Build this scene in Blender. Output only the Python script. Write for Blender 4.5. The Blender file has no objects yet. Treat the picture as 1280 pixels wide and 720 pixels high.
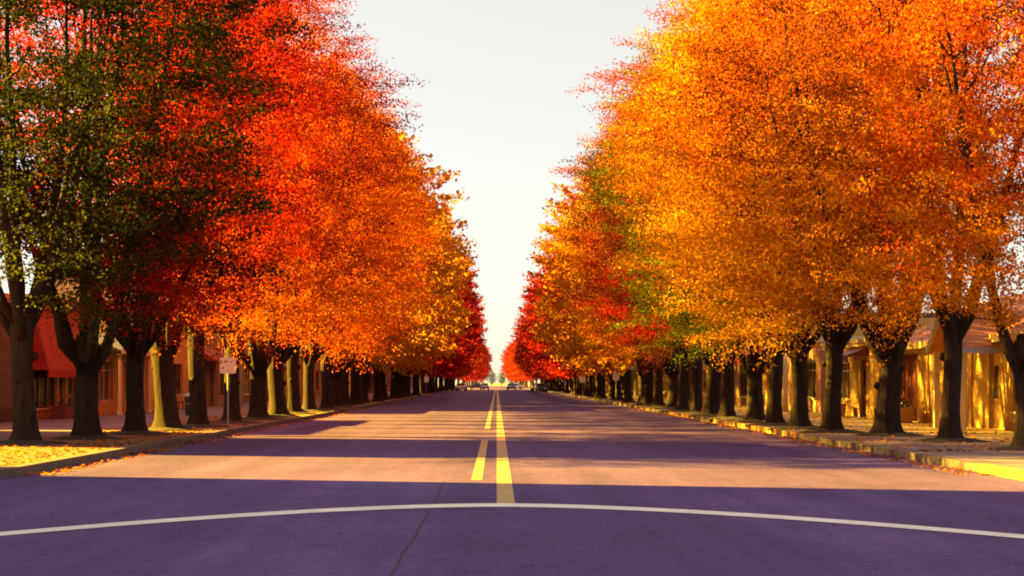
import bpy, math, random
import numpy as np
from mathutils import Vector
R = math.radians
random.seed(7)
scene = bpy.context.scene
col = scene.collection

# ------------------------------------------------------------------ helpers
class MB:
    """collects shapes, links them as ONE mesh object"""
    def __init__(s): s.v = []; s.f = []
    def quad(s, pts):
        n = len(s.v); s.v += [tuple(p) for p in pts]; s.f.append(tuple(range(n, n + len(pts))))
    def box(s, x0, x1, y0, y1, z0, z1):
        if x0 > x1: x0, x1 = x1, x0
        if y0 > y1: y0, y1 = y1, y0
        n = len(s.v)
        s.v += [(x0,y0,z0),(x1,y0,z0),(x1,y1,z0),(x0,y1,z0),(x0,y0,z1),(x1,y0,z1),(x1,y1,z1),(x0,y1,z1)]
        for q in ((0,3,2,1),(4,5,6,7),(0,1,5,4),(1,2,6,5),(2,3,7,6),(3,0,4,7)):
            s.f.append(tuple(n+i for i in q))
    def tube(s, pts, rad, seg=6, cap=True):
        pts = [np.array(p, float) for p in pts]
        n0 = len(s.v)
        t = pts[1] - pts[0]
        u = np.cross(t, (0.31, 0.95, 0.07)); u /= np.linalg.norm(u) + 1e-9
        for i, p in enumerate(pts):
            a = pts[max(i-1, 0)]; b = pts[min(i+1, len(pts)-1)]
            t = b - a; t = t / (np.linalg.norm(t) + 1e-9)
            u = u - t * np.dot(u, t); u /= np.linalg.norm(u) + 1e-9
            w = np.cross(t, u)
            r = rad[i]
            for k in range(seg):
                c = 2*math.pi*k/seg
                q = p + (u*math.cos(c) + w*math.sin(c)) * (r[k] if hasattr(r, '__len__') else r)
                s.v.append(tuple(q))
        for i in range(len(pts)-1):
            for k in range(seg):
                a = n0 + i*seg + k; b = n0 + i*seg + (k+1) % seg
                s.f.append((a, b, b+seg, a+seg))
        if cap:
            s.f.append(tuple(n0 + k for k in reversed(range(seg))))
            s.f.append(tuple(n0 + (len(pts)-1)*seg + k for k in range(seg)))
    def prism(s, prof, y0, y1):
        """polygon in (x,z) extruded along y"""
        n = len(s.v); m = len(prof)
        s.v += [(x, y0, z) for x, z in prof] + [(x, y1, z) for x, z in prof]
        s.f.append(tuple(n+i for i in range(m))); s.f.append(tuple(n+m+i for i in reversed(range(m))))
        for i in range(m):
            j = (i+1) % m
            s.f.append((n+i, n+m+i, n+m+j, n+j))
    def build(s, name, mat=None, parent=None, smooth=False, bevel=0):
        me = bpy.data.meshes.new(name); me.from_pydata(s.v, [], s.f); me.update()
        if smooth: me.polygons.foreach_set('use_smooth', [True]*len(me.polygons))
        if mat: me.materials.append(mat)
        o = bpy.data.objects.new(name, me); col.objects.link(o)
        if parent: o.parent = parent
        import bmesh
        bm = bmesh.new(); bm.from_mesh(me)
        bmesh.ops.recalc_face_normals(bm, faces=bm.faces); 
        if bevel: bmesh.ops.bevel(bm, geom=bm.edges[:], offset=bevel, segments=2, affect='EDGES', profile=.5)
        bm.to_mesh(me); bm.free()
        return o

def tag(o, label=None, cat=None, group=None, kind=None):
    if label: o['label'] = label
    if cat: o['category'] = cat
    if group: o['group'] = group
    if kind: o['kind'] = kind
    return o
def empty(name, loc=(0,0,0), rz=0):
    o = bpy.data.objects.new(name, None); col.objects.link(o)
    o.location = loc; o.rotation_euler = (0,0,rz); o.empty_display_size = .3
    return o
def copy_tree(o, parent=None, base=True):
    c = o.copy(); col.objects.link(c)
    if parent: c.parent = parent
    for ch in list(o.children): copy_tree(ch, c)
    return c

# ------------------------------------------------------------------ materials
def nodes(name):
    m = bpy.data.materials.new(name); m.use_nodes = True
    nt = m.node_tree; b = nt.nodes['Principled BSDF']
    return m, nt, b
def N(nt, t, **kw):
    n = nt.nodes.new(t)
    for k, v in kw.items():
        if k in n.inputs.keys() if hasattr(n.inputs,'keys') else False: n.inputs[k].default_value = v
        else: setattr(n, k, v)
    return n
def L(nt, a, b): nt.links.new(a, b)
def ramp(nt, fac, stops):
    r = nt.nodes.new('ShaderNodeValToRGB'); L(nt, fac, r.inputs[0])
    e = r.color_ramp.elements
    while len(e) < len(stops): e.new(.5)
    for i, (p, c) in enumerate(stops):
        e[i].position = p; e[i].color = (*c, 1) if len(c) == 3 else c
    return r.outputs[0]
def noise(nt, scale, detail=4, rough=.55, vec=None, dist=0):
    n = nt.nodes.new('ShaderNodeTexNoise'); n.inputs['Scale'].default_value = scale
    n.inputs['Detail'].default_value = detail; n.inputs['Roughness'].default_value = rough
    n.inputs['Distortion'].default_value = dist
    if vec: L(nt, vec, n.inputs['Vector'])
    return n.outputs['Fac']
def mapping(nt, scale=(1,1,1), src='Object'):
    tc = nt.nodes.new('ShaderNodeTexCoord'); mp = nt.nodes.new('ShaderNodeMapping')
    mp.inputs['Scale'].default_value = scale; L(nt, tc.outputs[src], mp.inputs['Vector'])
    return mp.outputs['Vector']
def mixc(nt, a, b, fac, mode='MIX'):
    m = nt.nodes.new('ShaderNodeMix'); m.data_type = 'RGBA'; m.blend_type = mode
    for s, v in ((m.inputs[0], fac), (m.inputs[6], a), (m.inputs[7], b)):
        if hasattr(v, 'links') or hasattr(v, 'is_linked'): L(nt, v, s)
        elif isinstance(v, (int, float)): s.default_value = v
        else: s.default_value = (*v, 1)
    return m.outputs[2]
def bump(nt, b, h, strength=.3, dist=.02):
    n = nt.nodes.new('ShaderNodeBump'); n.inputs['Strength'].default_value = strength
    n.inputs['Distance'].default_value = dist; L(nt, h, n.inputs['Height']); L(nt, n.outputs[0], b.inputs['Normal'])

def mat_plain(name, c, rough=.7, var=.25, scale=3, metal=0, bmp=.15):
    m, nt, b = nodes(name)
    v = mapping(nt)
    f = noise(nt, scale, 5, .6, v)
    d = tuple(x*(1-var) for x in c); h = tuple(min(1, x*(1+var)) for x in c)
    L(nt, ramp(nt, f, [(.3, d), (.7, h)]), b.inputs['Base Color'])
    b.inputs['Roughness'].default_value = rough; b.inputs['Metallic'].default_value = metal
    bump(nt, b, noise(nt, scale*8, 4, .6, v), bmp, .01)
    return m

def mat_asphalt():
    m, nt, b = nodes('asphalt')
    v = mapping(nt)
    big = noise(nt, .22, 5, .6, v)
    streak = noise(nt, 1.0, 5, .65, mapping(nt, (1.6, .12, 1)))
    fine = noise(nt, 45, 3, .8, v)
    c = ramp(nt, big, [(.3, ASPH[0]), (.7, ASPH[1])])
    c = mixc(nt, c, ramp(nt, streak, [(.3, (.72,.72,.75)), (.62, (1.1,1.08,1.05))]), 1.0, 'MULTIPLY')
    c = mixc(nt, c, ramp(nt, fine, [(.3, (.45,.45,.47)), (.5, (1,1,1)), (.7, (1.9,1.8,1.7))]), .9, 'MULTIPLY')
    mid = noise(nt, 7, 7, .75, v)
    c = mixc(nt, c, ramp(nt, mid, [(.35, (.62,.62,.64)), (.5, (1,1,1)), (.66, (1.4,1.38,1.35))]), .8, 'MULTIPLY')
    wear = noise(nt, 1, 3, .5, mapping(nt, (.42, .015, 1)))
    c = mixc(nt, c, ramp(nt, wear, [(.4, (.82,.82,.84)), (.6, (1.12,1.12,1.1))]), 1.0, 'MULTIPLY')
    # oil drips and repaired spots
    sp = noise(nt, 1.3, 3, .5, v)
    c = mixc(nt, c, ramp(nt, sp, [(.62, (1,1,1)), (.72, (.72,.7,.72))]), 1.0, 'MULTIPLY')
    # hairline crazing
    vo = nt.nodes.new('ShaderNodeTexVoronoi'); vo.feature = 'DISTANCE_TO_EDGE'; vo.inputs['Scale'].default_value = .45
    wv = nt.nodes.new('ShaderNodeVectorMath'); wv.operation = 'ADD'
    ns = nt.nodes.new('ShaderNodeTexNoise'); ns.inputs['Scale'].default_value = 1.6; ns.inputs['Detail'].default_value = 6
    L(nt, v, ns.inputs['Vector']); L(nt, v, wv.inputs[0]); L(nt, ns.outputs['Color'], wv.inputs[1]); L(nt, wv.outputs[0], vo.inputs['Vector'])
    cr = ramp(nt, vo.outputs['Distance'], [(0, (.45,.44,.45)), (.008, (.8,.8,.8)), (.014, (1,1,1))])
    c = mixc(nt, c, cr, ramp(nt, noise(nt, .15, 2, .5, v), [(.5, (0,0,0)), (.62, (.7,.7,.7))]), 'MULTIPLY')
    L(nt, c, b.inputs['Base Color'])
    b.inputs['Roughness'].default_value = .8
    b.inputs['Specular IOR Level'].default_value = .12
    bump(nt, b, fine, .8, .01)
    return m
ASPH = ((.078,.048,.165), (.112,.069,.23))

def mat_slabs(name, c, size=1.5, joint=.03):
    m, nt, b = nodes(name)
    v = mapping(nt)
    br = nt.nodes.new('ShaderNodeTexBrick'); br.offset = 0
    br.inputs['Scale'].default_value = 1; br.inputs['Brick Width'].default_value = size; br.inputs['Row Height'].default_value = size
    br.inputs['Mortar Size'].default_value = joint; br.inputs['Mortar Smooth'].default_value = .3
    br.inputs['Color1'].default_value = (*c, 1); br.inputs['Color2'].default_value = (*[x*.82 for x in c], 1)
    br.inputs['Mortar'].default_value = (*[x*.35 for x in c], 1)
    L(nt, v, br.inputs['Vector'])
    f = noise(nt, .9, 6, .65, v); g = noise(nt, 25, 3, .7, v)
    cc = mixc(nt, br.outputs['Color'], ramp(nt, f, [(.3, (.65,.62,.6)), (.7, (1.15,1.15,1.15))]), 1.0, 'MULTIPLY')
    cc = mixc(nt, cc, ramp(nt, g, [(.3, (.75,.75,.75)), (.7, (1.2,1.2,1.2))]), 1.0, 'MULTIPLY')
    L(nt, cc, b.inputs['Base Color']); b.inputs['Roughness'].default_value = .85
    bump(nt, b, g, .3, .01)
    return m

def mat_paint(name, c, wear=.5):
    m, nt, b = nodes(name)
    v = mapping(nt)
    f = noise(nt, 9, 6, .75, v); g = noise(nt, 1.2, 3, .5, v)
    cc = ramp(nt, g, [(.3, tuple(x*.8 for x in c)), (.7, c)])
    h = noise(nt, 2.6, 8, .8, mapping(nt, (1, .45, 1)))
    cc = mixc(nt, cc, (.13,.085,.17), ramp(nt, h, [(wear+.04, (0,0,0)), (wear+.10, (.75,.75,.75))]))
    cc = mixc(nt, cc, (.17,.125,.2), ramp(nt, f, [(wear, (0,0,0)), (wear+.14, (.8,.8,.8))]))
    L(nt, cc, b.inputs['Base Color']); b.inputs['Roughness'].default_value = .6
    bump(nt, b, noise(nt, 45, 3, .8, v), .3, .004)
    return m

def mat_bark():
    m, nt, b = nodes('bark')
    v = mapping(nt, (7, 7, 1.3)); v2 = mapping(nt)
    f = noise(nt, 2.2, 8, .7, v, .4); g = noise(nt, 1.1, 3, .5, v2)
    c = ramp(nt, f, [(.32, (.008,.005,.005)), (.5, (.024,.014,.013)), (.72, (.062,.034,.024))])
    c = mixc(nt, c, (.034,.020,.012), ramp(nt, g, [(.5, (0,0,0)), (.7, (.5,.5,.5))]))
    L(nt, c, b.inputs['Base Color']); b.inputs['Roughness'].default_value = .9
    b.inputs['Specular IOR Level'].default_value = .2
    bump(nt, b, f, .9, .05)
    return m

def mat_leaf():
    m, nt, b = nodes('autumn_leaf')
    nt.nodes.remove(b)
    out = [n for n in nt.nodes if n.type == 'OUTPUT_MATERIAL'][0]
    oi = nt.nodes.new('ShaderNodeObjectInfo')
    at = nt.nodes.new('ShaderNodeAttribute'); at.attribute_type = 'OBJECT'; at.attribute_name = 'second_colour'
    tc = nt.nodes.new('ShaderNodeTexCoord')
    ad = nt.nodes.new('ShaderNodeVectorMath'); ad.operation = 'ADD'
    sc = nt.nodes.new('ShaderNodeVectorMath'); sc.operation = 'SCALE'
    cmb = nt.nodes.new('ShaderNodeCombineXYZ')
    for i in range(3): L(nt, oi.outputs['Random'], cmb.inputs[i])
    L(nt, cmb.outputs[0], sc.inputs[0]); sc.inputs['Scale'].default_value = 61
    L(nt, tc.outputs['Object'], ad.inputs[0]); L(nt, sc.outputs[0], ad.inputs[1])
    f = noise(nt, .27, 4, .6, ad.outputs[0], .5)
    geo = nt.nodes.new('ShaderNodeNewGeometry')
    ri = geo.outputs['Random Per Island']
    # random per leaf shifts the border between the two colours so it is ragged
    ma = nt.nodes.new('ShaderNodeMath'); ma.operation = 'MULTIPLY_ADD'
    L(nt, ri, ma.inputs[0]); ma.inputs[1].default_value = .07
    lo = nt.nodes.new('ShaderNodeAttribute'); lo.attribute_type = 'OBJECT'; lo.attribute_name = 'second_low'
    sx = nt.nodes.new('ShaderNodeSeparateXYZ'); L(nt, tc.outputs['Object'], sx.inputs[0])
    hz = nt.nodes.new('ShaderNodeMapRange'); L(nt, sx.outputs['Z'], hz.inputs[0]); hz.inputs[1].default_value = 3; hz.inputs[2].default_value = 10.5
    hz.inputs[3].default_value = .24; hz.inputs[4].default_value = -.16
    hm = nt.nodes.new('ShaderNodeMath'); hm.operation = 'MULTIPLY_ADD'; L(nt, hz.outputs[0], hm.inputs[0]); L(nt, lo.outputs['Fac'], hm.inputs[1]); L(nt, f, hm.inputs[2])
    L(nt, hm.outputs[0], ma.inputs[2])
    sel = ramp(nt, ma.outputs[0], [(.545, (0,0,0)), (.60, (1,1,1))])
    c = mixc(nt, oi.outputs['Color'], at.outputs['Color'], sel)
    # value and hue jitter leaf by leaf
    wn = nt.nodes.new('ShaderNodeTexWhiteNoise'); wn.noise_dimensions = '1D'; L(nt, ri, wn.inputs['W'])
    hs = nt.nodes.new('ShaderNodeHueSaturation')
    L(nt, c, hs.inputs['Color'])
    mr = nt.nodes.new('ShaderNodeMapRange'); L(nt, wn.outputs['Value'], mr.inputs[0]); mr.inputs[3].default_value = .49; mr.inputs[4].default_value = .518
    L(nt, mr.outputs[0], hs.inputs['Hue'])
    mr2 = nt.nodes.new('ShaderNodeMapRange'); L(nt, ri, mr2.inputs[0]); mr2.inputs[3].default_value = .72; mr2.inputs[4].default_value = 1.2
    L(nt, mr2.outputs[0], hs.inputs['Value'])
    di = nt.nodes.new('ShaderNodeBsdfDiffuse'); tr = nt.nodes.new('ShaderNodeBsdfTranslucent')
    L(nt, hs.outputs[0], di.inputs[0]); L(nt, hs.outputs[0], tr.inputs[0])
    mx = nt.nodes.new('ShaderNodeMixShader'); mx.inputs[0].default_value = .5
    L(nt, di.outputs[0], mx.inputs[1]); L(nt, tr.outputs[0], mx.inputs[2])
    L(nt, mx.outputs[0], out.inputs[0])
    return m

def mat_car():
    m, nt, b = nodes('car_paint')
    oi = nt.nodes.new('ShaderNodeObjectInfo')
    L(nt, oi.outputs['Color'], b.inputs['Base Color']); b.inputs['Roughness'].default_value = .3
    b.inputs['Coat Weight'].default_value = .5
    return m
def mat_glass():
    m, nt, b = nodes('shop_glass')
    f = noise(nt, 1.3, 3, .5, mapping(nt))
    L(nt, ramp(nt, f, [(.35, (.012,.012,.015)), (.65, (.07,.05,.045))]), b.inputs['Base Color'])
    b.inputs['Roughness'].default_value = .08
    return m
def mat_siding(name, c, rows=.18, vertical=False):
    m, nt, b = nodes(name)
    tc = nt.nodes.new('ShaderNodeTexCoord'); sp = nt.nodes.new('ShaderNodeSeparateXYZ'); L(nt, tc.outputs['Object'], sp.inputs[0])
    w = nt.nodes.new('ShaderNodeMath'); w.operation = 'DIVIDE'; L(nt, sp.outputs['Y' if vertical else 'Z'], w.inputs[0]); w.inputs[1].default_value = rows
    fr = nt.nodes.new('ShaderNodeMath'); fr.operation = 'FRACT'; L(nt, w.outputs[0], fr.inputs[0])
    f = noise(nt, 1.5, 5, .6, mapping(nt))
    cc = ramp(nt, fr.outputs[0], [(0, tuple(x*.3 for x in c)), (.1, c), (1, tuple(x*.9 for x in c))])
    cc = mixc(nt, cc, ramp(nt, f, [(.3, (.7,.68,.66)), (.7, (1.1,1.1,1.1))]), 1.0, 'MULTIPLY')
    L(nt, cc, b.inputs['Base Color']); b.inputs['Roughness'].default_value = .7
    bump(nt, b, fr.outputs[0], .6, .03)
    return m
def mat_brick(name, c):
    m, nt, b = nodes(name)
    br = nt.nodes.new('ShaderNodeTexBrick')
    tc = nt.nodes.new('ShaderNodeTexCoord'); sp = nt.nodes.new('ShaderNodeSeparateXYZ'); cb = nt.nodes.new('ShaderNodeCombineXYZ')
    L(nt, tc.outputs['Object'], sp.inputs[0])
    ad = nt.nodes.new('ShaderNodeMath'); ad.operation = 'ADD'; L(nt, sp.outputs['X'], ad.inputs[0]); L(nt, sp.outputs['Y'], ad.inputs[1])
    L(nt, ad.outputs[0], cb.inputs[0]); L(nt, sp.outputs['Z'], cb.inputs[1]); L(nt, cb.outputs[0], br.inputs['Vector'])
    br.inputs['Scale'].default_value = 1; br.inputs['Brick Width'].default_value = .24; br.inputs['Row Height'].default_value = .08
    br.inputs['Mortar Size'].default_value = .01
    br.inputs['Color1'].default_value = (*c, 1); br.inputs['Color2'].default_value = (*[x*.6 for x in c], 1); br.inputs['Mortar'].default_value = (.3,.26,.22,1)
    f = noise(nt, .8, 5, .6, mapping(nt))
    cc = mixc(nt, br.outputs['Color'], ramp(nt, f, [(.3, (.65,.65,.65)), (.7, (1.15,1.15,1.15))]), 1.0, 'MULTIPLY')
    L(nt, cc, b.inputs['Base Color']); b.inputs['Roughness'].default_value = .85
    bump(nt, b, br.outputs['Fac'], -.4, .01)
    return m

M = dict(
    asphalt=mat_asphalt(),
    walk=mat_slabs('sidewalk_concrete', (.18,.125,.18)),
    forecourt=mat_slabs('forecourt_concrete', (.36,.26,.16), 2.0),
    verge=mat_slabs('worn_verge', (.22,.105,.04), 3.1, .012),
    kerb=mat_slabs('kerb_stone', (.13,.09,.08), .9, .02),
    kerb_yellow=mat_paint('kerb_yellow_paint', (.42,.20,.015), .52),
    yellow=mat_paint('road_yellow', (.50,.28,.035), .52),
    white=mat_paint('road_white', (.88,.82,.80), .56),
    crack=mat_plain('crack_tar', (.02,.016,.022), .9),
    ground=mat_plain('dry_ground', (.16,.12,.06), .95, .35, .5),
    soil=mat_plain('dark_soil', (.022,.013,.010), .95, .4, 8, bmp=.6),
    bark=mat_bark(), leaf=mat_leaf(), car=mat_car(), glass=mat_glass(),
    cream=mat_plain('cream_stucco', (.44,.27,.07), .85, .12),
    ochre=mat_plain('ochre_stucco', (.48,.28,.07), .85, .15),
    pink=mat_plain('pink_stucco', (.38,.20,.15), .85, .15),
    grey=mat_plain('grey_stucco', (.20,.17,.17), .85, .15),
    white_trim=mat_plain('white_trim', (.62,.50,.36), .5, .08),
    dark_trim=mat_plain('dark_trim', (.03,.022,.02), .5, .2),
    slate=mat_siding('slate_roof', (.10,.075,.085), .25),
    tile=mat_siding('salmon_roof', (.52,.17,.06), .22),
    redroof=mat_plain('red_metal', (.28,.012,.012), .6, .12, 2),
    redcloth=mat_siding('red_awning_cloth', (.34,.018,.016), .35, True),
    maroon=mat_plain('maroon_paint', (.13,.018,.018), .5, .2),
    slats=mat_siding('weathered_siding', (.10,.085,.07), .3),
    brick=mat_brick('red_brick', (.27,.08,.045)),
    brick2=mat_brick('tan_brick', (.36,.2,.1)),
    metal=mat_plain('grey_metal', (.30,.27,.25), .45, .15, 6, .6),
    sign=mat_plain('sign_white', (.86,.82,.78), .5, .06),
    rubber=mat_plain('rubber', (.015,.015,.016), .8),
    wood=mat_plain('bench_wood', (.22,.10,.04), .6, .3, 6),
    blue_lit_trim=mat_plain('blue_lit_edge', (.34,.34,.52), .5, .1),  # bluish light along the gable edge, put into the trim colour
    plant=mat_plain('plant_green', (.05,.09,.02), .6, .4, 20),
    flower=mat_plain('flower_red', (.5,.05,.03), .6, .3, 20),
    teal=mat_plain('pale_green_paint', (.22,.30,.22), .6, .1),
)
hill_mat = mat_plain('far_hill', (.05,.07,.05), .95, .3, .02)

# ------------------------------------------------------------------ setting
def sheet(name, x0, x1, y0, y1, z, mat, ny=1, nx=1, kind='structure', jx=0):
    b = MB()
    xs = np.linspace(x0, x1, nx+1); ys = np.linspace(y0, y1, ny+1)
    for i in range(nx):
        for j in range(ny): b.quad([(xs[i],ys[j],z),(xs[i+1],ys[j],z),(xs[i+1],ys[j+1],z),(xs[i],ys[j+1],z)])
    return tag(b.build(name, mat), kind=kind)
KL, KR = -8.2, 8.55
sheet('ground', -4000, 4000, -300, 9000, -.05, M['ground'])
sheet('road', KL, KR, -30, 430, 0, M['asphalt'])
sheet('road', KL+1, KR-1, 452, 900, 0, M['asphalt'])
sheet('cross_street', -160, 160, 430, 452, .0, M['asphalt'])
def slab(name, x0, x1, y0, y1, z0, z1, mat):
    b = MB(); b.box(x0, x1, y0, y1, z0, z1); return tag(b.build(name, mat), kind='structure')
slab('kerb', KL-.2, KL, -30, 428, -.04, .15, M['kerb'])
slab('kerb', KR, KR+.2, -30, 428, -.04, .15, M['kerb'])
slab('verge', -12.2, KL-.2, -30, 428, -.04, .146, M['verge'])
slab('sidewalk', -18.0, -12.2, -30, 428, -.04, .15, M['walk'])
slab('sidewalk', KR+.2, 11.9, -30, 428, -.04, .15, M['walk'])
slab('forecourt', 11.9, 15.4, -30, 428, -.04, .146, M['forecourt'])
# road paint (4 mm sheets)
def line_strip(name, pts_l, pts_r, mat, z=.004):
    b = MB()
    for i in range(len(pts_l)-1):
        b.quad([(*pts_l[i], z), (*pts_r[i], z), (*pts_r[i+1], z), (*pts_l[i+1], z)])
    return tag(b.build(name, mat), kind='structure')
line_strip('road_centre_line', [(.0,24.9),(.0,420)], [(.24,24.9),(.24,420)], M['yellow'])
for a, bb in ((31.4, 53), (66, 420)):
    line_strip('road_dashed_line', [(-.42,a),(-.42,bb)], [(-.24,a),(-.24,bb)], M['yellow'])
arc = []
for i in range(41):
    x = -8 + 16.4*i/40
    y = 24.55 - 4.8*(1 - math.exp(-(abs(x)/4.9)**1.9))*1.18 if False else 24.6 - 4.9*(abs(x)/5.3)**1.7 if abs(x) < 5.3 else 24.6-4.9-(abs(x)-5.3)*1.55
    arc.append((x, y))
line_strip('stop_line', arc, [(x, y+.72) for x, y in arc], M['white'], .008)
# the long crack
rc = random.Random(3)
pl = []; pr = []
for i in range(46):
    t = i/45; y = 31.2 - t*17.5
    x = -.86 + .02*math.sin(t*5) + .008*math.sin(i*.9) + rc.uniform(-.015,.015)
    w = .005 + rc.random()*.010
    pl.append((x-w, y)); pr.append((x+w, y))
line_strip('road_crack', pl, pr, M['crack'], .0045)
for (x0,y0,x1,y1) in ():
    pl = []; pr = []
    for i in range(26):
        t = i/25; x = x0+(x1-x0)*t+rc.uniform(-.05,.05); y = y0+(y1-y0)*t+rc.uniform(-.05,.05); w=.003+rc.random()*.006
        if abs(x1-x0) > abs(y1-y0): pl.append((x,y-w*2)); pr.append((x,y+w*2))
        else: pl.append((x-w,y)); pr.append((x+w,y))
    line_strip('road_crack', pl, pr, M['crack'], .0045)
# painted kerb sections: shells 3 mm proud of the kerb
def kerb_paint(side, y0, y1):
    b = MB()
    if side > 0:
        b.box(KR-.004, KR+.204, y0, y1, .004, .156)
    else: b.box(KL-.204, KL+.004, y0, y1, .004, .156)
    return tag(b.build('kerb_paint', M['kerb_yellow']), kind='structure')
kerb_paint(1, 30.0, 34.2); kerb_paint(1, 54.5, 57.6); kerb_paint(1, 58.6, 78); kerb_paint(1, 84, 96)

# fallen leaves: nobody could count them
def leaf_scatter(name, spots, mat_, seed, colr, second):
    rg = np.random.default_rng(seed)
    P = []
    for (x0,x1,y0,y1,n,z) in spots:
        p = np.zeros((n,3)); p[:,0] = rg.uniform(x0,x1,n); p[:,1] = y0+(y1-y0)*rg.random(n)**1.5; p[:,2] = z + rg.uniform(.005,.02,n)
        P.append(p)
    P = np.concatenate(P); return leaves_mesh(name, P, np.tile((0,0,1.),(len(P),1)), .09, rg, tilt=.25), colr, second

def leaves_mesh(name, P, nrm, size, rg, tilt=.7, along=None):
    n = len(P)
    nr = nrm + rg.normal(0, tilt, (n,3)); nr /= np.linalg.norm(nr, axis=1)[:,None] + 1e-9
    a = rg.normal(0, 1, (n,3)) if along is None else along + rg.normal(0, .42, (n,3))
    a -= nr*(a*nr).sum(1)[:,None]; a /= np.linalg.norm(a, axis=1)[:,None] + 1e-9
    b = np.cross(nr, a)
    s = size * rg.uniform(.65, 1.3, (n,1))
    # a pointed five-cornered leaf with a fold along its rib
    v = np.stack([P - a*s*.5, P + b*s*.46 - a*s*.08 + nr*s*.12, P + b*s*.26 + a*s*.3 + nr*s*.05, P + a*s*.6, P - b*s*.26 + a*s*.3 + nr*s*.05, P - b*s*.46 - a*s*.08 + nr*s*.12], 1).reshape(-1,3)
    me = bpy.data.meshes.new(name)
    nf = n*2
    me.vertices.add(len(v)); me.vertices.foreach_set('co', v.astype(np.float32).ravel())
    base = np.arange(n)[:,None]*6
    idx = np.stack([base+np.array([0,3,2,1]), base+np.array([0,5,4,3])], 1).reshape(-1)
    me.loops.add(len(idx)); me.loops.foreach_set('vertex_index', idx.astype(np.int32))
    me.polygons.add(nf)
    me.polygons.foreach_set('loop_start', (np.arange(nf)*4).astype(np.int32))
    me.update(calc_edges=True)
    me.materials.append(M['leaf'])
    return me

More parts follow.
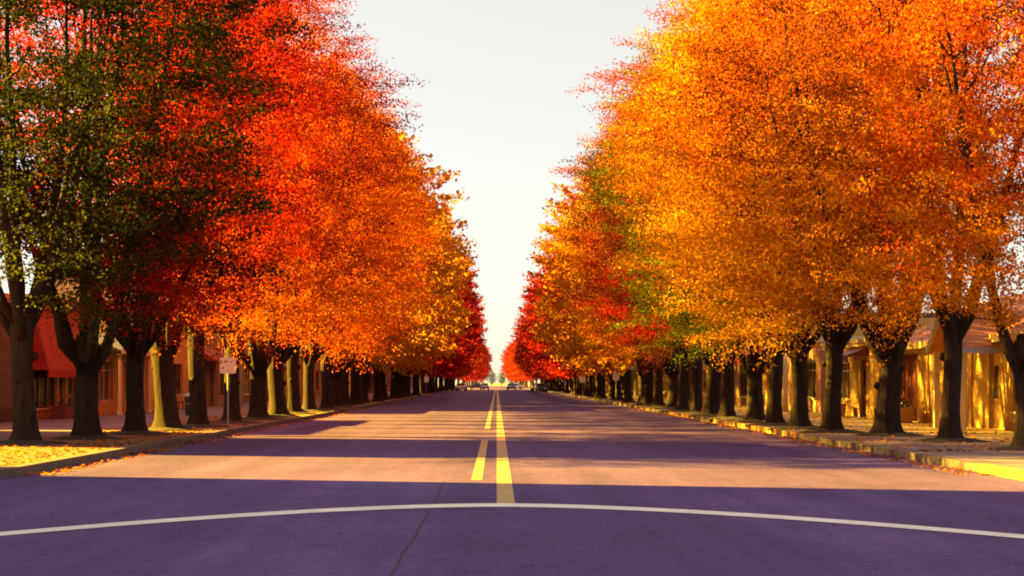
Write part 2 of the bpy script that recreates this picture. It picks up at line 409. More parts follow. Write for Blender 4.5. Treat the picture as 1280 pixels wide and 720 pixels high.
# ------------------------------------------------------------------ trees
def env(t):
    return np.interp(t, [0,.06,.16,.35,.55,.72,.85,.94,1.0], [.42,.74,.93,1.0,.97,.84,.62,.38,.10])
def tree_proto(seed, H=17.0, Rr=5.0, fork=2.7, nclump=370, per=250, leaf=.074, tr=.37, lod=0, nlimb=6):
    rg = np.random.default_rng(seed); rnd = random.Random(seed)
    z0 = 3.0
    # --- clump centres inside the crown
    cl = []
    lob = [(rnd.uniform(0,6.28), rnd.randint(2,5), rnd.uniform(.3,1.2)) for _ in range(4)]
    tries = 0
    while len(cl) < nclump and tries < 60000:
        tries += 1
        t = rnd.random(); a = rnd.uniform(0, 2*math.pi)
        if rnd.random() > env(t): continue
        if rnd.random() > .74 + .26*math.cos(a): continue      # sparser towards the shops than over the road
        # crown bottom: low on the road side (+x), higher on the far side
        zb = z0 + 2.3*max(0, .15-math.cos(a)) + .2*math.sin(3*a+seed)
        z = zb + t*(H - zb)
        m = 1 + sum(.10*math.sin(k*a + p + q*z) for p, k, q in lob)
        rr = Rr * float(env(t)) * m * (rnd.random()**.42)
        if t < .3: rr = max(rr, Rr*.25)
        c = np.array([rr*math.cos(a), rr*math.sin(a), z])
        # hanging tips: outer bottom slightly lower
        ok = True
        md = (.70 if lod == 0 else .85)
        for q in cl:
            d = q - c
            if d[0]*d[0] + d[1]*d[1] + 2.2*d[2]*d[2] < md*md: ok = False; break
        if ok: cl.append(c)
    cl = np.array(cl)
    # --- wood
    wood = MB()
    lean = np.array([rnd.uniform(-.12,.12), rnd.uniform(-.12,.12), 0])
    seg = 16 if lod == 0 else 8
    ph = rnd.uniform(0, 6)
    def ring(r, fl): return [r*(1 + .07*math.sin(3*2*math.pi*k/seg + ph) + fl*max(0, math.sin(5*2*math.pi*k/seg/1.0 + ph))**1.0) for k in range(seg)]
    pts = []; rad = []
    for z, r, fl in ((-.1,1.75,.35),(.03,1.5,.3),(.14,1.26,.2),(.35,1.1,.1),(.8,1.0,.03),(1.4,.96,.03),(2.0,.95,.04),(fork-.25,1.0,.1),(fork+.15,1.05,.16),(fork+.5,.72,.2)):
        pts.append(lean*(z/fork) + np.array([.03*math.sin(z*2+ph), .03*math.cos(z*1.7), z])); rad.append(ring(tr*r, fl))
    wood.tube(pts, rad, seg)
    for _ in range(2):   # old pruning knots
        a = rnd.uniform(0,6.28); z = rnd.uniform(1.0,2.2); c = lean*(z/fork)+np.array([0,0,z]); d = np.array([math.cos(a), math.sin(a), .3])
        wood.tube([c + d*tr*.7, c + d*(tr+.05), c+d*(tr+.07)], [.11,.09,.04], 8)
    br = MB()
    nodes_p = []; nodes_r = []
    top = lean + np.array([0,0,fork])
    for k in range(nlimb + 1):
        if k == nlimb: a = rnd.uniform(0,6.28); rad_end = .5; ze = H*.9
        else: a = 2*math.pi*k/nlimb + rnd.uniform(-.3,.3) + ph; rad_end = Rr*rnd.uniform(.45,.75); ze = H*rnd.uniform(.58,.86)
        n = 14; pp = []; rr_ = []
        st = rnd.uniform(-.7, .2) if k < nlimb else 0
        for i in range(n):
            s = i/(n-1)
            rad_ = .12 + rad_end*(s**.75)
            z = fork + st + (ze - fork - st)*(s**1.08)
            w = .16*math.sin(s*7 + k*2.1)*s
            pp.append(lean + np.array([rad_*math.cos(a+w*.6), rad_*math.sin(a+w*.6), z]) + rg.normal(0,.04,3)*(i>0))
            rr_.append(tr*.47*(1-s)**1.15 + .014)
        br.tube(pp, rr_, 9 if lod == 0 else 5)
        for i in range(2, n):
            nodes_p.append(pp[i]); nodes_r.append(rr_[i])
    order = np.argsort(np.linalg.norm(cl[:, :2], axis=1) + .12*cl[:,2])
    NP = np.array(nodes_p); NR = list(nodes_r)
    dirs = np.zeros_like(cl)
    for ci in order:
        c = cl[ci]
        d = c - NP; dist = np.linalg.norm(d, axis=1); hd = np.linalg.norm(d[:, :2], axis=1)
        cost = dist + 1.6*np.maximum(0, NP[:,2] - (c[2] - .55*hd)) 
        j = int(np.argmin(cost)); a0 = NP[j]
        r0 = min(NR[j]*.7, .016 + .014*dist[j])
        mid = (a0 + c)/2 + np.array([0,0,-.06*dist[j]]) + rg.normal(0, .07, 3)*min(1,dist[j])
        tip = c + (c - mid)*.35
        if lod == 0 or rnd.random() < .45:
            q1 = a0*.45 + mid*.55
            br.tube([a0, q1, mid, c, tip], [r0, r0*.9, r0*.75, r0*.5, .005], 4 if lod == 0 else 3, cap=False)
        NP = np.vstack([NP, mid[None], c[None]]); NR += [r0*.75, r0*.5]
        dd = c - a0; dd[2] *= .6; dirs[ci] = dd/(np.linalg.norm(dd)+1e-6)
    # --- leaves, in flattened sprays pointing outwards
    npc = rg.poisson(per, len(cl))
    ci = np.repeat(np.arange(len(cl)), npc); n = len(ci)
    D = dirs[ci] + rg.normal(0,.12,(n,3)); D /= np.linalg.norm(D, axis=1)[:,None]
    S = np.cross(D, (0,0,1.)); S /= np.linalg.norm(S, axis=1)[:,None] + 1e-6
    U = np.cross(S, D)
    u = rg.uniform(-1.15, 1.0, n)
    tw = rg.integers(0, 7, n)                       # leaves follow a few twigs in each spray
    off = ((tw - 3)/3.0)*(.25 + .45*(u+1)/2)
    P = cl[ci] + D*u[:,None] + S*(off + rg.normal(0,.11,n))[:,None] + U*rg.normal(0,.085,n)[:,None] + np.array([0,0,-.10])*((u+1)**2)[:,None]
    if lod: P += rg.normal(0,.12,(n,3))
    nrm = U*.35 + D*.4 + np.array([0,0,.15]) + rg.normal(0,.1,(n,3))
    me = leaves_mesh('crown', P, nrm, leaf, rg, .75, D)
    root = empty('street_tree')
    wood.build('trunk', M['bark'], root, smooth=True)
    br.build('branches', M['bark'], root, smooth=True)
    cr = bpy.data.objects.new('crown', me); col.objects.link(cr); cr.parent = root
    if lod == 0:
        mb = MB()
        s = 20; rr_ = []
        prof = [(1.02,-.02),(.9,.035),(.66,.08),(.4,.11)]
        for (r, z) in prof:
            for k in range(s):
                q = r*(1 + .12*math.sin(k*1.9+ph) + rnd.uniform(-.05,.05)); mb.v.append((q*math.cos(2*math.pi*k/s), q*math.sin(2*math.pi*k/s), z+rnd.uniform(-.008,.008)))
        for i in range(3):
            for k in range(s):
                mb.f.append((i*s+k, i*s+(k+1)%s, (i+1)*s+(k+1)%s, (i+1)*s+k))
        mb.f.append(tuple(3*s+k for k in range(s)))
        mb.build('soil_mound', M['soil'], root, smooth=True)
    return root

near = [tree_proto(11, 17.0, 5.0, 3.0, nlimb=6, tr=.26), tree_proto(23, 17.5, 5.2, 2.2, nlimb=5, tr=.30), tree_proto(37, 16.5, 4.9, 2.6, nlimb=7, tr=.26), tree_proto(41, 18.0, 5.2, 2.5, nlimb=8, tr=.33)]
far = [tree_proto(51, 17.5, 5.2, 2.8, 210, 72, .25, .28, lod=1), tree_proto(67, 17.0, 5.0, 2.4, 210, 72, .25, .3, lod=1)]

# autumn colours (real reflectances)
DG = (.026,.030,.009); OL = (.11,.10,.014); MA = (.20,.016,.012); RD = (.52,.016,.010); SC = (.72,.040,.010); RO = (.88,.15,.012); OR = (.93,.43,.012); GO = (.96,.84,.045); YE = (.96,.89,.06); CR = (.60,.022,.040); LG = (.34,.42,.022); BR = (.34,.040,.012)
RO = (.42,.060,.006); OR = (.46,.105,.006); GO = (.52,.175,.008); YE = (.50,.22,.012); CR = (.24,.010,.018); LG = (.16,.20,.012); BR=(.20,.045,.010)
used = set()
def put_tree(proto, x, y, s, c1, c2, label, group, rz=0, sz=None, slim=1, low=0):
    if id(proto) in used: o = copy_tree(proto)
    else: used.add(id(proto)); o = proto
    side = 1 if x > 0 else -1
    o.location = (x, y, .14)
    o.rotation_euler = (0, 0, rz + (math.pi if side > 0 else 0))
    o.scale = (s, s, sz or s)
    tag(o, label, 'tree', group)
    for ch in o.children:
        if ch.name.startswith(('crown','branches')): ch.scale = (slim, slim, 1)
        if ch.name.startswith('crown'):
            ch.color = (*c1, 1); ch['second_colour'] = [float(q) for q in c2]; ch['second_low'] = float(low)
    return o
rt = random.Random(5)
NL = [  # px, d, X, proto, scale, colours, label
    (45.2,-11.1, 0, .99, DG, (.055,.060,.010), 'dark olive tree at the near end of the left row', None),
    (49.2,-10.5, 1, .99, DG, RD, 'dark green and red tree with a low V-shaped fork, second trunk from the left edge', None),
    (53.6,-10.1, 2, .98, RD, RO, 'red tree with a slim dark trunk in front of the porch with white columns', None),
    (58.0,-9.95, 3, 1.0, RD, OR, 'scarlet tree with thick forked trunk in front of the left orange wall', None),
    (62.4,-9.7, 0, 1.02, SC, OR, 'red tree between the thick forked trunk and the white square sign on the left', None),
    (68.5,-9.45, 2, 1.04, RD, OR, 'scarlet tree whose trunk stands just right of the white square sign', None),
    (75.0,-9.3, 1, 1.04, MA, OR, 'dark red tree with orange lower leaves, second trunk right of the white sign', None),
    (81.5,-9.3, 3, 1.02, RO, OR, 'orange-red tree, third trunk to the right of the white square sign', None),
    (88,-9.3, 0, 1.04, OR, RO, 'orange tree, fourth trunk to the right of the white square sign', None),
    (95,-9.3, 2, 1.06, RO, OR, 'orange-red tree, fifth trunk to the right of the white square sign', None),
]
NR_ = [
    (41.4,11.4, 1, .80, RO, GO, 'orange-red tree at the right edge of the photo with fanned bare lower branches', None),
    (47.0,11.1, 0, .86, BR, GO, 'gold and brown tree, second thick trunk from the right photo edge', None),
    (52.2,10.6, 3, .98, GO, BR, 'golden orange tree with the broad black trunk in front of the maroon shop recess', None),
    (55.6,9.7, 0, .96, YE, OR, 'golden yellow tree with a dark trunk right of the pale arched porch', None),
    (59.6,9.4, 2, .98, YE, OR, 'large golden tree, trunk just left of the pale arched porch', None),
    (65.0,9.4, 0, .96, YE, GO, 'yellow tree with slim trunk, fifth trunk left of the right photo edge', None),
    (70.0,9.4, 1, .95, GO, LG, 'golden tree with lime green lower leaves on the right row', None),
    (76.5,9.2, 2, 1.00, LG, OL, 'green tree low behind the golden ones on the right row', None),
    (83,9.3, 3, 1.04, RD, BR, 'red-brown tree behind the green one on the right row', None),
    (89.5,9.3, 0, 1.04, MA, OL, 'dark red tree with olive patches on the right row', None),
]
for rowdat, grp in ((NL, 'trees in the left row along the street'), (NR_, 'trees in the right row along the street')):
    for (y, x, p, s, c1, c2, lab, _) in rowdat:
        put_tree(near[p], x, y, s, c1, c2, lab, grp, rt.uniform(-.4,.4), slim=.62 if x < 0 and 57 < y < 70 else 1, sz=s*1.16 if x > 0 and y < 50 else None, low=(.35 if y < 47 else .42) if x < 0 else .6 if y < 50 else 1 if 69 < y < 71 else -.75)
def seq(side):
    y = 102 if side < 0 else 96
    i = 0
    while y < 424:
        if side < 0:
            if y < 116: c1, c2, lab = OR, RO, 'orange tree in the stretch of the left row just before the yellow trees'
            elif y < 190: c1, c2, lab = (YE, GO, 'golden yellow tree in the middle stretch of the left row')
            elif y < 300: c1, c2, lab = (CR, RD, 'crimson tree far down the left row, beyond the yellow trees')
            else: c1, c2, lab = (RD, OR, 'red tree in the farthest stretch of the left row, near the parked cars')
            x = -9.2; s = 1.08
        else:
            if y < 112: c1, c2, lab = MA, OR, 'dark red tree in the stretch of the right row just beyond the olive patches'
            elif y < 190: c1, c2, lab = YE, OR, 'yellow-orange tree in the middle stretch of the right row'
            elif y < 300: c1, c2, lab = RD, MA, 'red tree far down the right row, beyond the yellow-orange trees'
            else: c1, c2, lab = MA, CR, 'maroon tree in the farthest stretch of the right row, near the parked cars'
            x = 9.6; s = 1.0
        proto = near[i % 4] if y < 125 else far[i % 2]
        put_tree(proto, x + rt.uniform(-.3,.3), y, s*rt.uniform(.94,1.06), c1, c2, lab,
                 'distant trees in the left row' if side < 0 else 'distant trees in the right row', rt.uniform(-.5,.5))
        y += rt.uniform(7.0, 9.0) * (1 if y < 180 else 1.2); i += 1
seq(-1); seq(1)
# the rows carry on past the junction
for k in range(16):
    yy = 466 + k*17
    for sx in (-1, 1):
        put_tree(far[k % 2], sx*(9.4 - k*.16) + rt.uniform(-.4,.4), yy + sx*3, .9, ((.30,.012,.022), MA)[sx > 0], (.34,.03,.012), 'dark red tree past the junction on the %s' % ('left' if sx < 0 else 'right'), 'trees past the junction', rt.uniform(-.5,.5))
for (x, y, s) in ((-6.5,745,.45),(-2.2,760,.36),(1.8,750,.33),(5.8,745,.42),(-12,760,.6),(11,765,.6)):
    put_tree(far[int(abs(x)) % 2], x, y, s, (.10,.14,.03), (.14,.15,.03), 'small green tree closing the far end of the street', 'green trees closing the street', rt.uniform(0,6))

fl, c1, c2 = leaf_scatter('fallen_leaves', [(-12,-8.45,32,75,2600,.146),(8.8,15,40,75,1300,.15),(-12,-8.45,75,160,1500,.146),(8.8,15,75,160,900,.15),(-8.15,-7.6,33,120,900,.0),(8.0,8.5,33,120,700,.0)], None, 9, GO, BR)
fo = bpy.data.objects.new('fallen_leaves', fl); col.objects.link(fo); fo.color = (*c1,1); fo['second_colour'] = list(c2); tag(fo, kind='stuff')
tag(fo, 'fallen orange and yellow leaves scattered on the verges and gutters', 'fallen leaves')

# ------------------------------------------------------------------ shops
def shop(side, y0, y1, h, mat, label, openings, xf=None, depth=9, roof='flat', roofmat=None, plinth=None, trim='white_trim', name='shop', pitch=2.2, over=.5):
    """facade parallel to the street at x = side*xf; openings: (kind, y0, y1, z0, z1, framemat)"""
    xf = xf or (18.0 if side < 0 else 15.45)
    e = empty(name, (side*(xf+depth/2), (y0+y1)/2, .13)); ox, oy = e.location.x, e.location.y
    oz = .13
    tag(e, label, 'building', 'shops along the left side' if side < 0 else 'shops along the right side')
    def X(d): return side*(xf + d) - ox
    def B(b, d0, d1, a, c, z0, z1): b.box(X(d0), X(d1), a-oy, c-oy, z0-.0, z1)
    w = MB()
    B(w, .45, depth, y0, y1, 0, h)                                    # body
    ops = sorted(openings, key=lambda q: q[1]); cur = y0
    for (k, a, c, z0, z1, fm) in ops:                                 # front skin with real openings
        if a > cur: B(w, 0, .45, cur, a, 0, h)
        if z0 > 0: B(w, 0, .45, a, c, 0, z0)
        B(w, 0, .45, a, c, z1, h)
        cur = c
    if cur < y1: B(w, 0, .45, cur, y1, 0, h)
    w.build('wall', M[mat], e)
    for (k, a, c, z0, z1, fm) in ops:
        fr = MB(); t = .07
        B(fr, .12, .24, a, a+t, z0, z1); B(fr, .12, .24, c-t, c, z0, z1); B(fr, .12, .24, a+t, c-t, z1-t, z1); 
        if k != 'recess': B(fr, .12, .24, a+t, c-t, z0, z0+t)
        if k == 'window':
            n = max(1, int((c-a)/1.3))
            for i in range(1, n): 
                yy = a+(c-a)*i/n; B(fr, .13, .23, yy-.025, yy+.025, z0+t, z1-t)
            B(fr, .132, .228, a+t, c-t, z0+(z1-z0)*.74, z0+(z1-z0)*.74+.05)
        fo_ = fr.build('door' if k == 'door' else ('window' if k == 'window' else 'doorway'), M[fm], e)
        if k == 'door':
            p = MB(); B(p, .15, .2, a+t, c-t, z0+t, z0+.95); B(p, .15, .2, a+t, c-t, z1-.45, z1-t)
            B(p, .152, .198, (a+c)/2-.04, (a+c)/2+.04, z0+.95, z1-.45)
            p.build('door_panel', M[fm], fo_)
            g = MB(); B(g, .17, .18, a+t, (a+c)/2-.04, z0+.95, z1-.45); B(g, .17, .18, (a+c)/2+.04, c-t, z0+.95, z1-.45); g.build('pane', M['glass'], fo_)
            hd = MB(); B(hd, .08, .15, c-.22, c-.18, z0+.95, z0+1.3); hd.build('handle', M['metal'], fo_)
        elif k == 'window':
            g = MB(); B(g, .17, .185, a+t, c-t, z0+t, z1-t); g.build('pane', M['glass'], fo_)
            s = MB(); B(s, -.08, .12, a-.08, c+.08, z0-.07, z0-.003); s.build('sill', M[trim], fo_)
        else:
            g = MB(); B(g, .40, .44, a+t, c-t, z0, z1-t); g.build('back_panel', M['maroon'], fo_)
    if plinth:
        p = MB()
        for (a, c) in gaps([(q[1], q[2]) for q in ops if q[3] < .3], y0, y1): B(p, -.1, -.003, a, c, 0, .5)
        p.build('plinth', M[plinth], e)
    r = MB()
    if roof == 'flat':
        B(r, -.18, depth+.1, y0-.0+.02, y1-.02, h+.003, h+.28); B(r, -.26, -.183, y0+.02, y1-.02, h+.12, h+.3)
        r.build('parapet', M[roofmat or trim], e)
    elif roof == 'pitch':                                              # slope towards the street
        pr = [(X(-over), h-.1), (X(depth/2), h+pitch), (X(depth+.3), h-.1), (X(depth+.3), h-.22), (X(depth/2), h+pitch-.14), (X(-over), h-.22)]
        r.prism(pr, y0-.3-oy, y1+.3-oy); ro = r.build('roof', M[roofmat or 'slate'], e)
        gb = MB(); gb.prism([(X(.02), h+.003), (X(depth-.02), h+.003), (X(depth/2), h+pitch-.2)], y0+.02-oy, y1-.02-oy); gb.build('gable', M[mat], e)
        ft = MB(); B(ft, -over-.05, -over-.003, y0-.3, y1+.3, h-.27, h-.04); ft.build('fascia', M[trim], e)
    return e, X, oy
def gaps(segs, y0, y1):
    out = []; c = y0
    for a, b in sorted(segs):
        if a > c: out.append((c, a))
        c = b
    if c < y1: out.append((c, y1))
    return out
def awning(e, X, oy, y0, y1, z0, z1, out, mat, thick=.05):
    b = MB()
    b.prism([(X(-.02), z1), (X(-out), z0), (X(-out), z0-.28), (X(-out+thick), z0-.28), (X(-out+thick), z0+.0), (X(-.02), z1-thick*1.6)], y0-oy, y1-oy)
    for yy in (y0+.01, y1-.05):
        b.prism([(X(-.02), z1-thick*1.6-.003), (X(-out+thick+.003), z0-.003), (X(-.02), z0-.003)], yy-oy, yy+.04-oy)
    return b.build('awning', M[mat], e)

# ---- left side
e, X, oy = shop(-1, 62, 73.6, 4.4, 'slats', 'brown slatted timber building at the left edge of the photo', [('window', 64, 67.5, .9, 2.6, 'white_trim')], roof='flat', roofmat='ochre', plinth='dark_trim')
e, X, oy = shop(-1, 73.8, 83.6, 4.6, 'ochre', 'ochre shop with a tall red awning left of the forked tree', [('window', 74.6, 78.6, .45, 2.3, 'dark_trim'), ('door', 79, 80.1, .02, 2.3, 'dark_trim'), ('window', 80.5, 83.2, .45, 2.2, 'dark_trim')], roof='flat', roofmat='grey')
awning(e, X, oy, 74.2, 82.4, 1.95, 4.45, .7, 'redcloth')
e, X, oy = shop(-1, 85.2, 99, 3.0, 'cream', 'cream shop with white porch columns and grey pitched roof on the left', [('window', 87, 90, .6, 2.5, 'white_trim'), ('door', 91, 92.1, .02, 2.4, 'maroon'), ('window', 93, 96.5, .6, 2.5, 'white_trim')], roof='pitch', roofmat='slate', plinth='ochre', over=1.4, pitch=1.6)
for yy in (85.6, 88.7, 92.6, 96, 98.6):
    b = MB(); b.tube([(X(-1.2), yy-oy, 0), (X(-1.2), yy-oy, .12), (X(-1.2), yy-oy, .13), (X(-1.2), yy-oy, 2.62), (X(-1.2), yy-oy, 2.75)], [.15,.15,.1,.09,.13], 10); b.build('column', M['white_trim'], e)
e, X, oy = shop(-1, 101, 112, 5.2, 'ochre', 'orange stucco building with black doorway behind the left trees', [('recess', 103, 104.4, .02, 2.7, 'dark_trim'), ('window', 106.5, 110, .8, 2.5, 'dark_trim')], roof='flat')
specs = [(113.5,124,6.2,'brick2','tan brick'),(124.3,134,6.6,'pink','pink stucco'),(136,149,5.8,'grey','grey stucco'),(149.3,163,6.8,'brick','red brick'),(165,178,6.2,'cream','cream stucco'),(178.3,196,6.8,'ochre','ochre stucco'),(198,214,6.4,'brick2','tan brick'),(214.3,232,7,'grey','grey stucco'),(236,256,6.5,'pink','pink stucco'),(256.3,280,7,'brick','red brick'),(284,310,6.4,'cream','cream stucco'),(314,345,7,'brick2','tan brick'),(350,385,6.6,'grey','grey stucco'),(389,420,6.8,'brick','red brick')]
def generic(side, sp):
    for i, (a, b_, h, m, nm) in enumerate(sp):
        w = b_-a; op = []
        n = max(2, int(w/5)); st = w/n
        for k in range(n):
            c = a + st*(k+.5)
            if k % 2 == 0: op.append(('window', c-st*.36, c+st*.3, .6, 2.6, 'dark_trim' if i % 2 else 'white_trim'))
            else: op.append(('door', c-.55, c+.55, .02, 2.4, 'maroon' if i % 2 else 'dark_trim'))
        prev = sp[i-1][4] if i else ('orange' if side < 0 else 'arched porch')
        e, X, oy = shop(side, a, b_, h, m, '%s shop about %d metres down the %s side of the street' % (nm, round(a), 'left' if side < 0 else 'right'), op, roof='flat', roofmat='white_trim' if i % 2 else 'dark_trim')
        if i % 3 == 0: awning(e, X, oy, a+.6, b_-.6, 2.75, 3.6, 1.4, ('redcloth','maroon','teal')[i//3 % 3])
specs = [(a, b, h+2.8, m, n) for a, b, h, m, n in specs]
generic(-1, specs)
# unseen blocks added left of the frame to cast shade across the road
e, X, oy = shop(-1, -26, 36.0, 11, 'brick', 'unseen brick block added left of the frame to shade the near road', [('window', y, y+3.4, .7, 2.8, 'dark_trim') for y in range(-24, 31, 6)], roof='flat')
e, X, oy = shop(-1, 48.2, 58, 9.5, 'brick2', 'unseen tan brick block added left of the frame for a shade band', [('window', 50, 54.6, .7, 2.8, 'dark_trim'), ('door', 57.4, 58.6, .02, 2.5, 'maroon')], roof='flat')  # unseen, added so its shadow ends the first sunlit road band

# ---- right side
e, X, oy = shop(1, 47, 62.3, 2.95, 'cream', 'yellow shop with salmon pitched roof and small blue-lit gable edge on the right', [('window', 49, 52.5, .6, 2.4, 'white_trim'), ('door', 59.0, 60.3, .02, 2.45, 'ochre'), ('window', 54, 57.5, .6, 2.4, 'white_trim')], roof='pitch', roofmat='tile', pitch=2.3)
# little gable over the door
g = MB(); y0, y1, zc = 57.6-oy, 61.6-oy, 2.55
g.v += [(X(-1.6), y0, zc), (X(-1.6), (y0+y1)/2, zc+1.15), (X(-1.6), y1, zc), (X(1.2), y0, zc), (X(1.2), (y0+y1)/2, zc+1.15), (X(1.2), y1, zc),
        (X(-1.6), y0, zc-.14), (X(-1.6), (y0+y1)/2, zc+.98), (X(-1.6), y1, zc-.14), (X(1.2), y0, zc-.14), (X(1.2), (y0+y1)/2, zc+.98), (X(1.2), y1, zc-.14)]
g.f += [(0,3,4,1),(1,4,5,2),(6,7,10,9),(7,8,11,10),(0,1,7,6),(1,2,8,7),(3,9,10,4),(4,10,11,5),(0,6,9,3),(2,5,11,8)]
g.build('porch_gable', M['tile'], e)
for ya, yb in ((y0-.04, (y0+y1)/2), (y1+.04, (y0+y1)/2)):
    b = MB(); b.v += [(X(-1.603), ya, zc-.16), (X(-1.603), yb, zc+1.0), (X(-1.603), yb, zc+1.2), (X(-1.603), ya, zc+.05), (X(-1.68), ya, zc-.16), (X(-1.68), yb, zc+1.0), (X(-1.68), yb, zc+1.2), (X(-1.68), ya, zc+.05)]
    b.f += [(0,1,2,3),(7,6,5,4),(0,4,5,1),(1,5,6,2),(2,6,7,3),(3,7,4,0)]; b.build('rake_board', M['blue_lit_trim'], e)
b = MB(); b.box(X(-1.6), X(1.2), y0-.06, y0-.004, zc-.2, zc-.02); b.build('gutter', M['blue_lit_trim'], e)
for yy in (57.9, 61.3):
    b = MB(); b.box(X(-1.5), X(-1.32), yy-.09-oy, yy+.09-oy, 0, 2.44); b.build('porch_post', M['white_trim'], e)
e, X, oy = shop(1, 62.5, 76.4, 2.95, 'ochre', 'shop with maroon recess and orange pitched roof behind the broad black trunk', [('window', 63.2, 66.4, .35, 2.5, 'maroon'), ('recess', 70.5, 75.2, .02, 2.55, 'maroon')], roof='pitch', roofmat='tile', pitch=1.9, plinth=None)
e, X, oy = shop(1, 77.5, 90, 3.0, 'cream', 'pale yellow shop with red-brown door and maroon hood on the right', [('door', 80.3, 81.6, .02, 2.45, 'maroon'), ('window', 84, 88, .7, 2.4, 'white_trim')], roof='flat')
awning(e, X, oy, 79.7, 83.5, 2.6, 2.95, .9, 'maroon')
e, X, oy = shop(1, 91.5, 103, 3.4, 'pink', 'low shop with a pale arched porch on the right', [('window', 93, 96.5, .7, 2.5, 'teal'), ('door', 98, 99.3, .02, 2.4, 'teal')], roof='flat')
ar = MB(); pts = []
yc = 95 - oy
for i in range(15):
    a = math.pi*i/14; pts.append((X(-1.5), yc - 1.9*math.cos(a), 1.6+1.5*math.sin(a)))
pts = [(X(-1.5), yc-1.9, 0)] + pts + [(X(-1.5), yc+1.9, 0)]
ar.tube(pts, [.16]*len(pts), 8); ar.build('porch_arch', M['white_trim'], e, smooth=True)
generic(1, [(105,117,5,'cream','cream stucco'),(117.3,130,5.4,'brick2','tan brick'),(133,146,4.8,'pink','pink stucco'),(146.3,162,5.6,'brick','red brick'),(165,180,5.2,'cream','cream stucco'),(184,202,5.6,'ochre','ochre stucco'),(202.3,222,5.2,'grey','grey stucco'),(226,250,5.8,'brick2','tan brick'),(254,284,5.4,'pink','pink stucco'),(288,320,6,'brick','red brick'),(324,356,5.4,'cream','cream stucco'),(360,392,6,'grey','grey stucco'),(396,422,5.6,'brick2','tan brick')])

# ------------------------------------------------------------------ street furniture
def sign_on_post(x, y, w, h, zc, label, round_=False, cat='sign', group=None, name='street_sign'):
    e = empty(name, (x, y, .146))
    tag(e, label, cat, group)
    p = MB(); p.tube([(0,0,-.02),(0,0,zc+h/2-.04)], [.032,.032], 8); p.build('post', M['metal'], e)
    b = MB(); r = .06 if not round_ else w*.42; n = 6; prof = []
    for cx, cz, a0 in ((w/2-r, h/2-r, 0), (-w/2+r, h/2-r, 90), (-w/2+r, -h/2+r, 180), (w/2-r, -h/2+r, 270)):
        for i in range(n+1):
            a = R(a0 + 90*i/n); prof.append((cx + r*math.cos(a), zc + cz + r*math.sin(a)))
    b.prism(prof, -.055, -.035); pn = b.build('panel', M['sign'], e)
    bb = MB(); 
    for dz in (-h*.3, h*.3): bb.tube([(0,-.062,zc+dz),(0,-.03,zc+dz)], [.018,.018], 8)
    bb.build('bolt', M['metal'], pn)
    return e
sign_on_post(-9.0, 64.3, .54, .54, 2.02, 'white square sign on a thin post among the left trunks')
sign_on_post(8.95, 144, .5, .75, 1.95, 'nearer small white rounded sign on a post at the right kerb', True)
sign_on_post(8.95, 200, .55, .8, 1.8, 'farther small white rounded sign on a post at the right kerb', True)
sign_on_post(-8.8, 240, .6, .9, 1.9, 'small white rounded sign on a post far along the left kerb', True)

def planter(x, y, label, w=1.5, flower=True, mat='ochre', hp=.55):
    e = empty('planter', (x, y, .146)); tag(e, label, 'planter')
    b = MB(); b.prism([(-.25,0),(.25,0),(.32,hp),(.26,hp),(.24,hp-.08),(-.24,hp-.08),(-.26,hp),(-.32,hp)], -w/2, w/2); 
    b.box(-.24,.24,-w/2-.02,-w/2+.03,.0,hp-.01); b.box(-.24,.24,w/2-.03,w/2+.02,.0,hp-.01); b.build('trough', M[mat], e)
    s = MB(); s.box(-.235,.235,-w/2+.05,w/2-.05,hp-.12,hp-.06); s.build('soil', M['soil'], e)
    rg = random.Random(int(x*7+y)); lf = MB(); fl_ = MB()
    for i in range(260):
        px, py = rg.uniform(-.24,.24), rg.uniform(-w/2+.05,w/2-.05); z = hp-.06+rg.random()**1.2*.5; s_ = .05
        q = [Vector((rg.uniform(-1,1), rg.uniform(-1,1), rg.uniform(-.6,.6))) for _ in range(2)]
        b_ = (fl_ if (flower and z > hp+.2 and rg.random() < .45) else lf)
        c = Vector((px*(1+z*.3), py, z)); b_.quad([c-q[0]*s_, c+q[1]*s_, c+q[0]*s_, c-q[1]*s_])
    lf.build('foliage', M['plant'], e)
    if flower: fl_.build('flowers', M['flower'], e)
    return e
planter(14.6, 69.3, 'ochre planter of red flowers beside the maroon recess on the right', 1.3, mat='cream')
planter(-17.2, 76.6, 'dark planter under the window of the red-awning shop', 2.6, mat='maroon')
planter(-17.2, 81.6, 'ochre planter of greenery beside the red-awning shop door', 1.6, flower=False)
planter(14.7, 82.9, 'yellow planter right beside the red-brown door', .9, flower=False, mat='kerb_yellow')

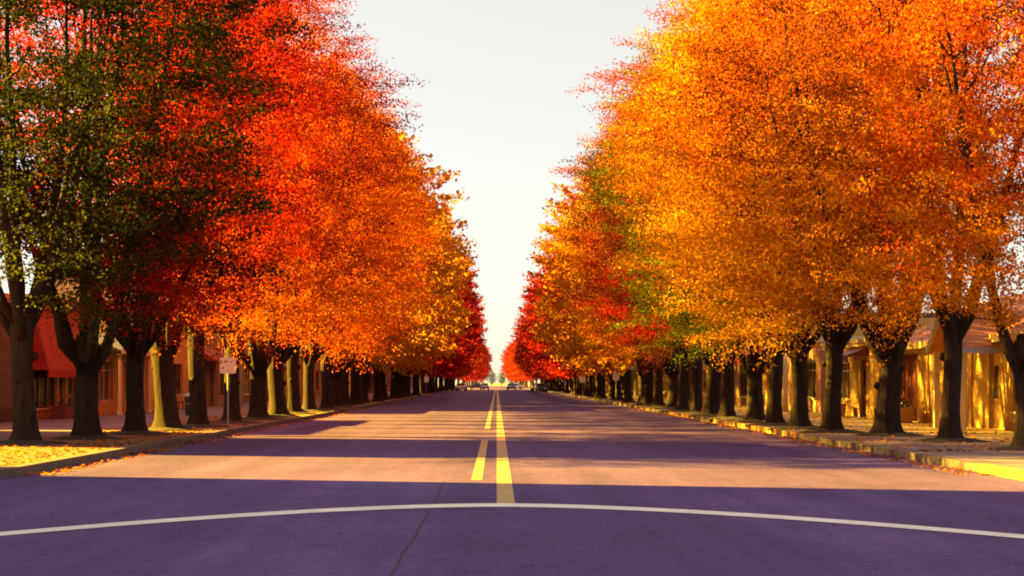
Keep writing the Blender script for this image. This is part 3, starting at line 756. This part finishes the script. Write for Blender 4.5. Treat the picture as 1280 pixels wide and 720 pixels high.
def bench(x, y, label, rz=0):
    e = empty('bench', (x, y, .146), rz); tag(e, label, 'bench')
    s = MB()
    for i in range(4): s.box(-.2+i*.11, -.11+i*.11, -.8, .8, .43, .46)
    s.build('seat', M['wood'], e)
    k = MB()
    for i in range(3): k.box(.24, .27, -.8, .8, .54+i*.12, .62+i*.12)
    k.build('backrest', M['wood'], e)
    for yy in (-.65, .65):
        l = MB(); l.box(-.18,-.13,yy-.03,yy+.03,0,.427); l.box(.2,.238,yy-.03,yy+.03,0,.9); l.box(-.13,.2,yy-.025,yy+.025,.36,.42); l.build('leg', M['dark_trim'], e)
    return e
bench(14.7, 73.2, 'wooden bench standing in front of the maroon recess on the right')
bench(-17.0, 102.4, 'wooden bench by the black doorway on the left', math.pi)
def bin_(x, y, label):
    e = empty('litter_bin', (x,y,.146)); tag(e, label, 'litter bin')
    b = MB(); b.tube([(0,0,0),(0,0,.06),(0,0,.8),(0,0,.82)], [.24,.26,.3,.31], 16); b.build('drum', M['dark_trim'], e)
    l = MB(); l.tube([(0,0,.823),(0,0,.86),(0,0,.98),(0,0,1.02)], [.33,.33,.2,.06], 16); l.build('lid', M['metal'], e)
    r = MB(); r.tube([(0,0,.5),(0,0,.56)], [.295,.3], 16); r.build('band', M['metal'], e)
bin_(13.6, 86.5, 'dark domed litter bin before the pale yellow shop on the right')
bin_(-13.4, 84.2, 'dark domed litter bin on the left sidewalk before the porch columns')

# ------------------------------------------------------------------ vehicles
def car_proto():
    e = empty('parked_car')
    # body: side profile lofted across the width
    prof = [(-2.2,.35),(-2.25,.6),(-2.15,.82),(-1.9,.95),(-1.35,1.0),(-.75,1.42),(.35,1.46),(1.05,1.02),(1.85,.92),(2.18,.76),(2.24,.5),(2.15,.33)]
    body = MB(); ws = [(-.86,.0),(-.9,1),(.9,1),(.86,0)]
    rows = []
    for xx in (-.88,-.8,0,.8,.88):
        n0 = len(body.v)
        for (y, z) in prof:
            k = 1.0
            xw = xx
            if z > 1.1: xw = xx*.76
            zz = z + (.03 if abs(xx) < .1 else 0) - (.06 if abs(xx) > .85 and z > .8 else 0)
            body.v.append((xw, y, zz))
        rows.append(n0)
    m = len(prof)
    for a, b in zip(rows[:-1], rows[1:]):
        for i in range(m): body.f.append((a+i, a+(i+1)%m, b+(i+1)%m, b+i))
    body.f.append(tuple(rows[0]+i for i in range(m))); body.f.append(tuple(rows[-1]+i for i in reversed(range(m))))
    body.build('body', M['car'], e)
    for s in (-1, 1):
        w = MB(); x = s*.80
        w.v += [(s*.885,-1.25,1.0),(s*.885,.9,1.0),(s*.70,.3,1.36),(s*.70,-.7,1.34)]; w.f.append((0,1,2,3)); w.build('side_window', M['glass'], e)
    w = MB(); w.v += [(-.72,1.04,1.065),(.72,1.04,1.065),(.6,.42,1.455),(-.6,.42,1.455)]; w.f.append((0,1,2,3)); w.build('windscreen', M['glass'], e)
    w = MB(); w.v += [(-.7,-1.33,1.05),(.7,-1.33,1.05),(.58,-.8,1.43),(-.58,-.8,1.43)]; w.f.append((3,2,1,0)); w.build('rear_window', M['glass'], e)
    for sx in (-1,1):
        for yy in (-1.4, 1.4):
            t = MB(); t.tube([(sx*.70,yy,.32),(sx*.93,yy,.32)], [.33,.33], 16); to = t.build('wheel', M['rubber'], e)
            r = MB(); r.tube([(sx*.931,yy,.32),(sx*.945,yy,.32)], [.2,.17], 12); r.build('rim', M['metal'], to)
        for nm, yy in (('headlight',2.2),('tail_light',-2.24)):
            h = MB(); h.box(sx*.55, sx*.8, yy-.03, yy+.03, .62,.76); h.build(nm, M['sign'] if yy>0 else M['redroof'], e)
    for ya, yb in ((2.18,2.3),(-2.32,-2.2)):
        b = MB(); b.box(-.85,.85,ya,yb,.34,.5); b.build('bumper', M['dark_trim'], e)
    return e
cp = car_proto(); first = True
cars = [(6.9,300,0,(.03,.03,.04),'dark car parked nearest on the right at the far end of the street'),
        (7.0,312,0,(.6,.58,.6),'white car parked behind the dark car at the far right kerb'),
        (6.9,324,0,(.02,.02,.05),'dark blue car third in the far right parked line'),
        (6.9,340,0,(.45,.45,.5),'silver car fourth in the far right parked line'),
        (-6.6,352,math.pi,(.6,.6,.62),'white car parked at the far left kerb'),
        (-6.6,366,math.pi,(.04,.03,.05),'dark car parked behind the white one at the far left kerb'),
        (-2.6,408,math.pi,(.5,.5,.55),'silver car facing the camera at the far end of the left lane'),
        (3.0,392,0,(.10,.08,.25),'blue car driving away at the far end of the right lane'),
        (-11,440,math.pi/2,(.62,.6,.6),'white car crossing at the left of the far junction'),
        (-4.5,446,math.pi/2,(.05,.05,.06),'dark car crossing at the centre of the far junction'),
        (4,440,-math.pi/2,(.6,.58,.62),'white car crossing right of the far centre line'),
        (13,445,-math.pi/2,(.15,.13,.2),'grey car crossing at the right of the far junction')]
for (x, y, rz, c, lab) in cars:
    o = cp if first else copy_tree(cp); first = False
    o.location = (x, y, .0); o.rotation_euler = (0,0,rz+math.pi)
    tag(o, lab, 'car', 'cars at the far end of the street')
    for ch in o.children:
        if ch.name.startswith('body'): ch.color = (*c, 1)

# ------------------------------------------------------------------ camera, light
cam = bpy.data.cameras.new('camera'); co = bpy.data.objects.new('camera', cam); col.objects.link(co)
co.location = (0, 0, 1.6); co.rotation_euler = (R(90), 0, 0)
cam.sensor_width = 36; cam.lens = 36*2400/1280
cam.shift_x = (640-621)/1280; cam.shift_y = (478-360)/1280
cam.clip_start = .1; cam.clip_end = 12000
scene.camera = co

ELEV, AZ = 21.0, 73.0        # degrees above horizon; degrees to the left of straight ahead
sd = Vector((-math.sin(R(AZ))*math.cos(R(ELEV)), math.cos(R(AZ))*math.cos(R(ELEV)), math.sin(R(ELEV))))
sun = bpy.data.lights.new('sun', 'SUN'); so = bpy.data.objects.new('sun', sun); col.objects.link(so)
sun.energy = 5; sun.angle = R(.5); sun.color = (1, .60, .04)
so.rotation_euler = sd.to_track_quat('Z', 'Y').to_euler(); so.location = sd*100
w = bpy.data.worlds.new('World'); scene.world = w; w.use_nodes = True
nt = w.node_tree; bg = nt.nodes['Background']
sky = nt.nodes.new('ShaderNodeTexSky'); sky.sky_type = 'NISHITA'; sky.sun_disc = False
sky.sun_elevation = R(ELEV); sky.sun_rotation = R(-AZ); sky.air_density = .7; sky.dust_density = .8; sky.ozone_density = 1.5
veil = mixc(nt, sky.outputs[0], (1.10,.94,.67), .87)     # thin pale high haze over the whole sky
L(nt, veil, bg.inputs[0]); bg.inputs[1].default_value = .05
vs = scene.view_settings; vs.view_transform = 'Standard'; vs.look = 'None'; vs.gamma = 1; vs.use_curve_mapping = False
vs.exposure = 3.88
scene.render.engine = 'CYCLES'
scene.cycles.filter_width = 1.9
scene.cycles.max_bounces = 10; scene.cycles.diffuse_bounces = 8; scene.cycles.transmission_bounces = 6
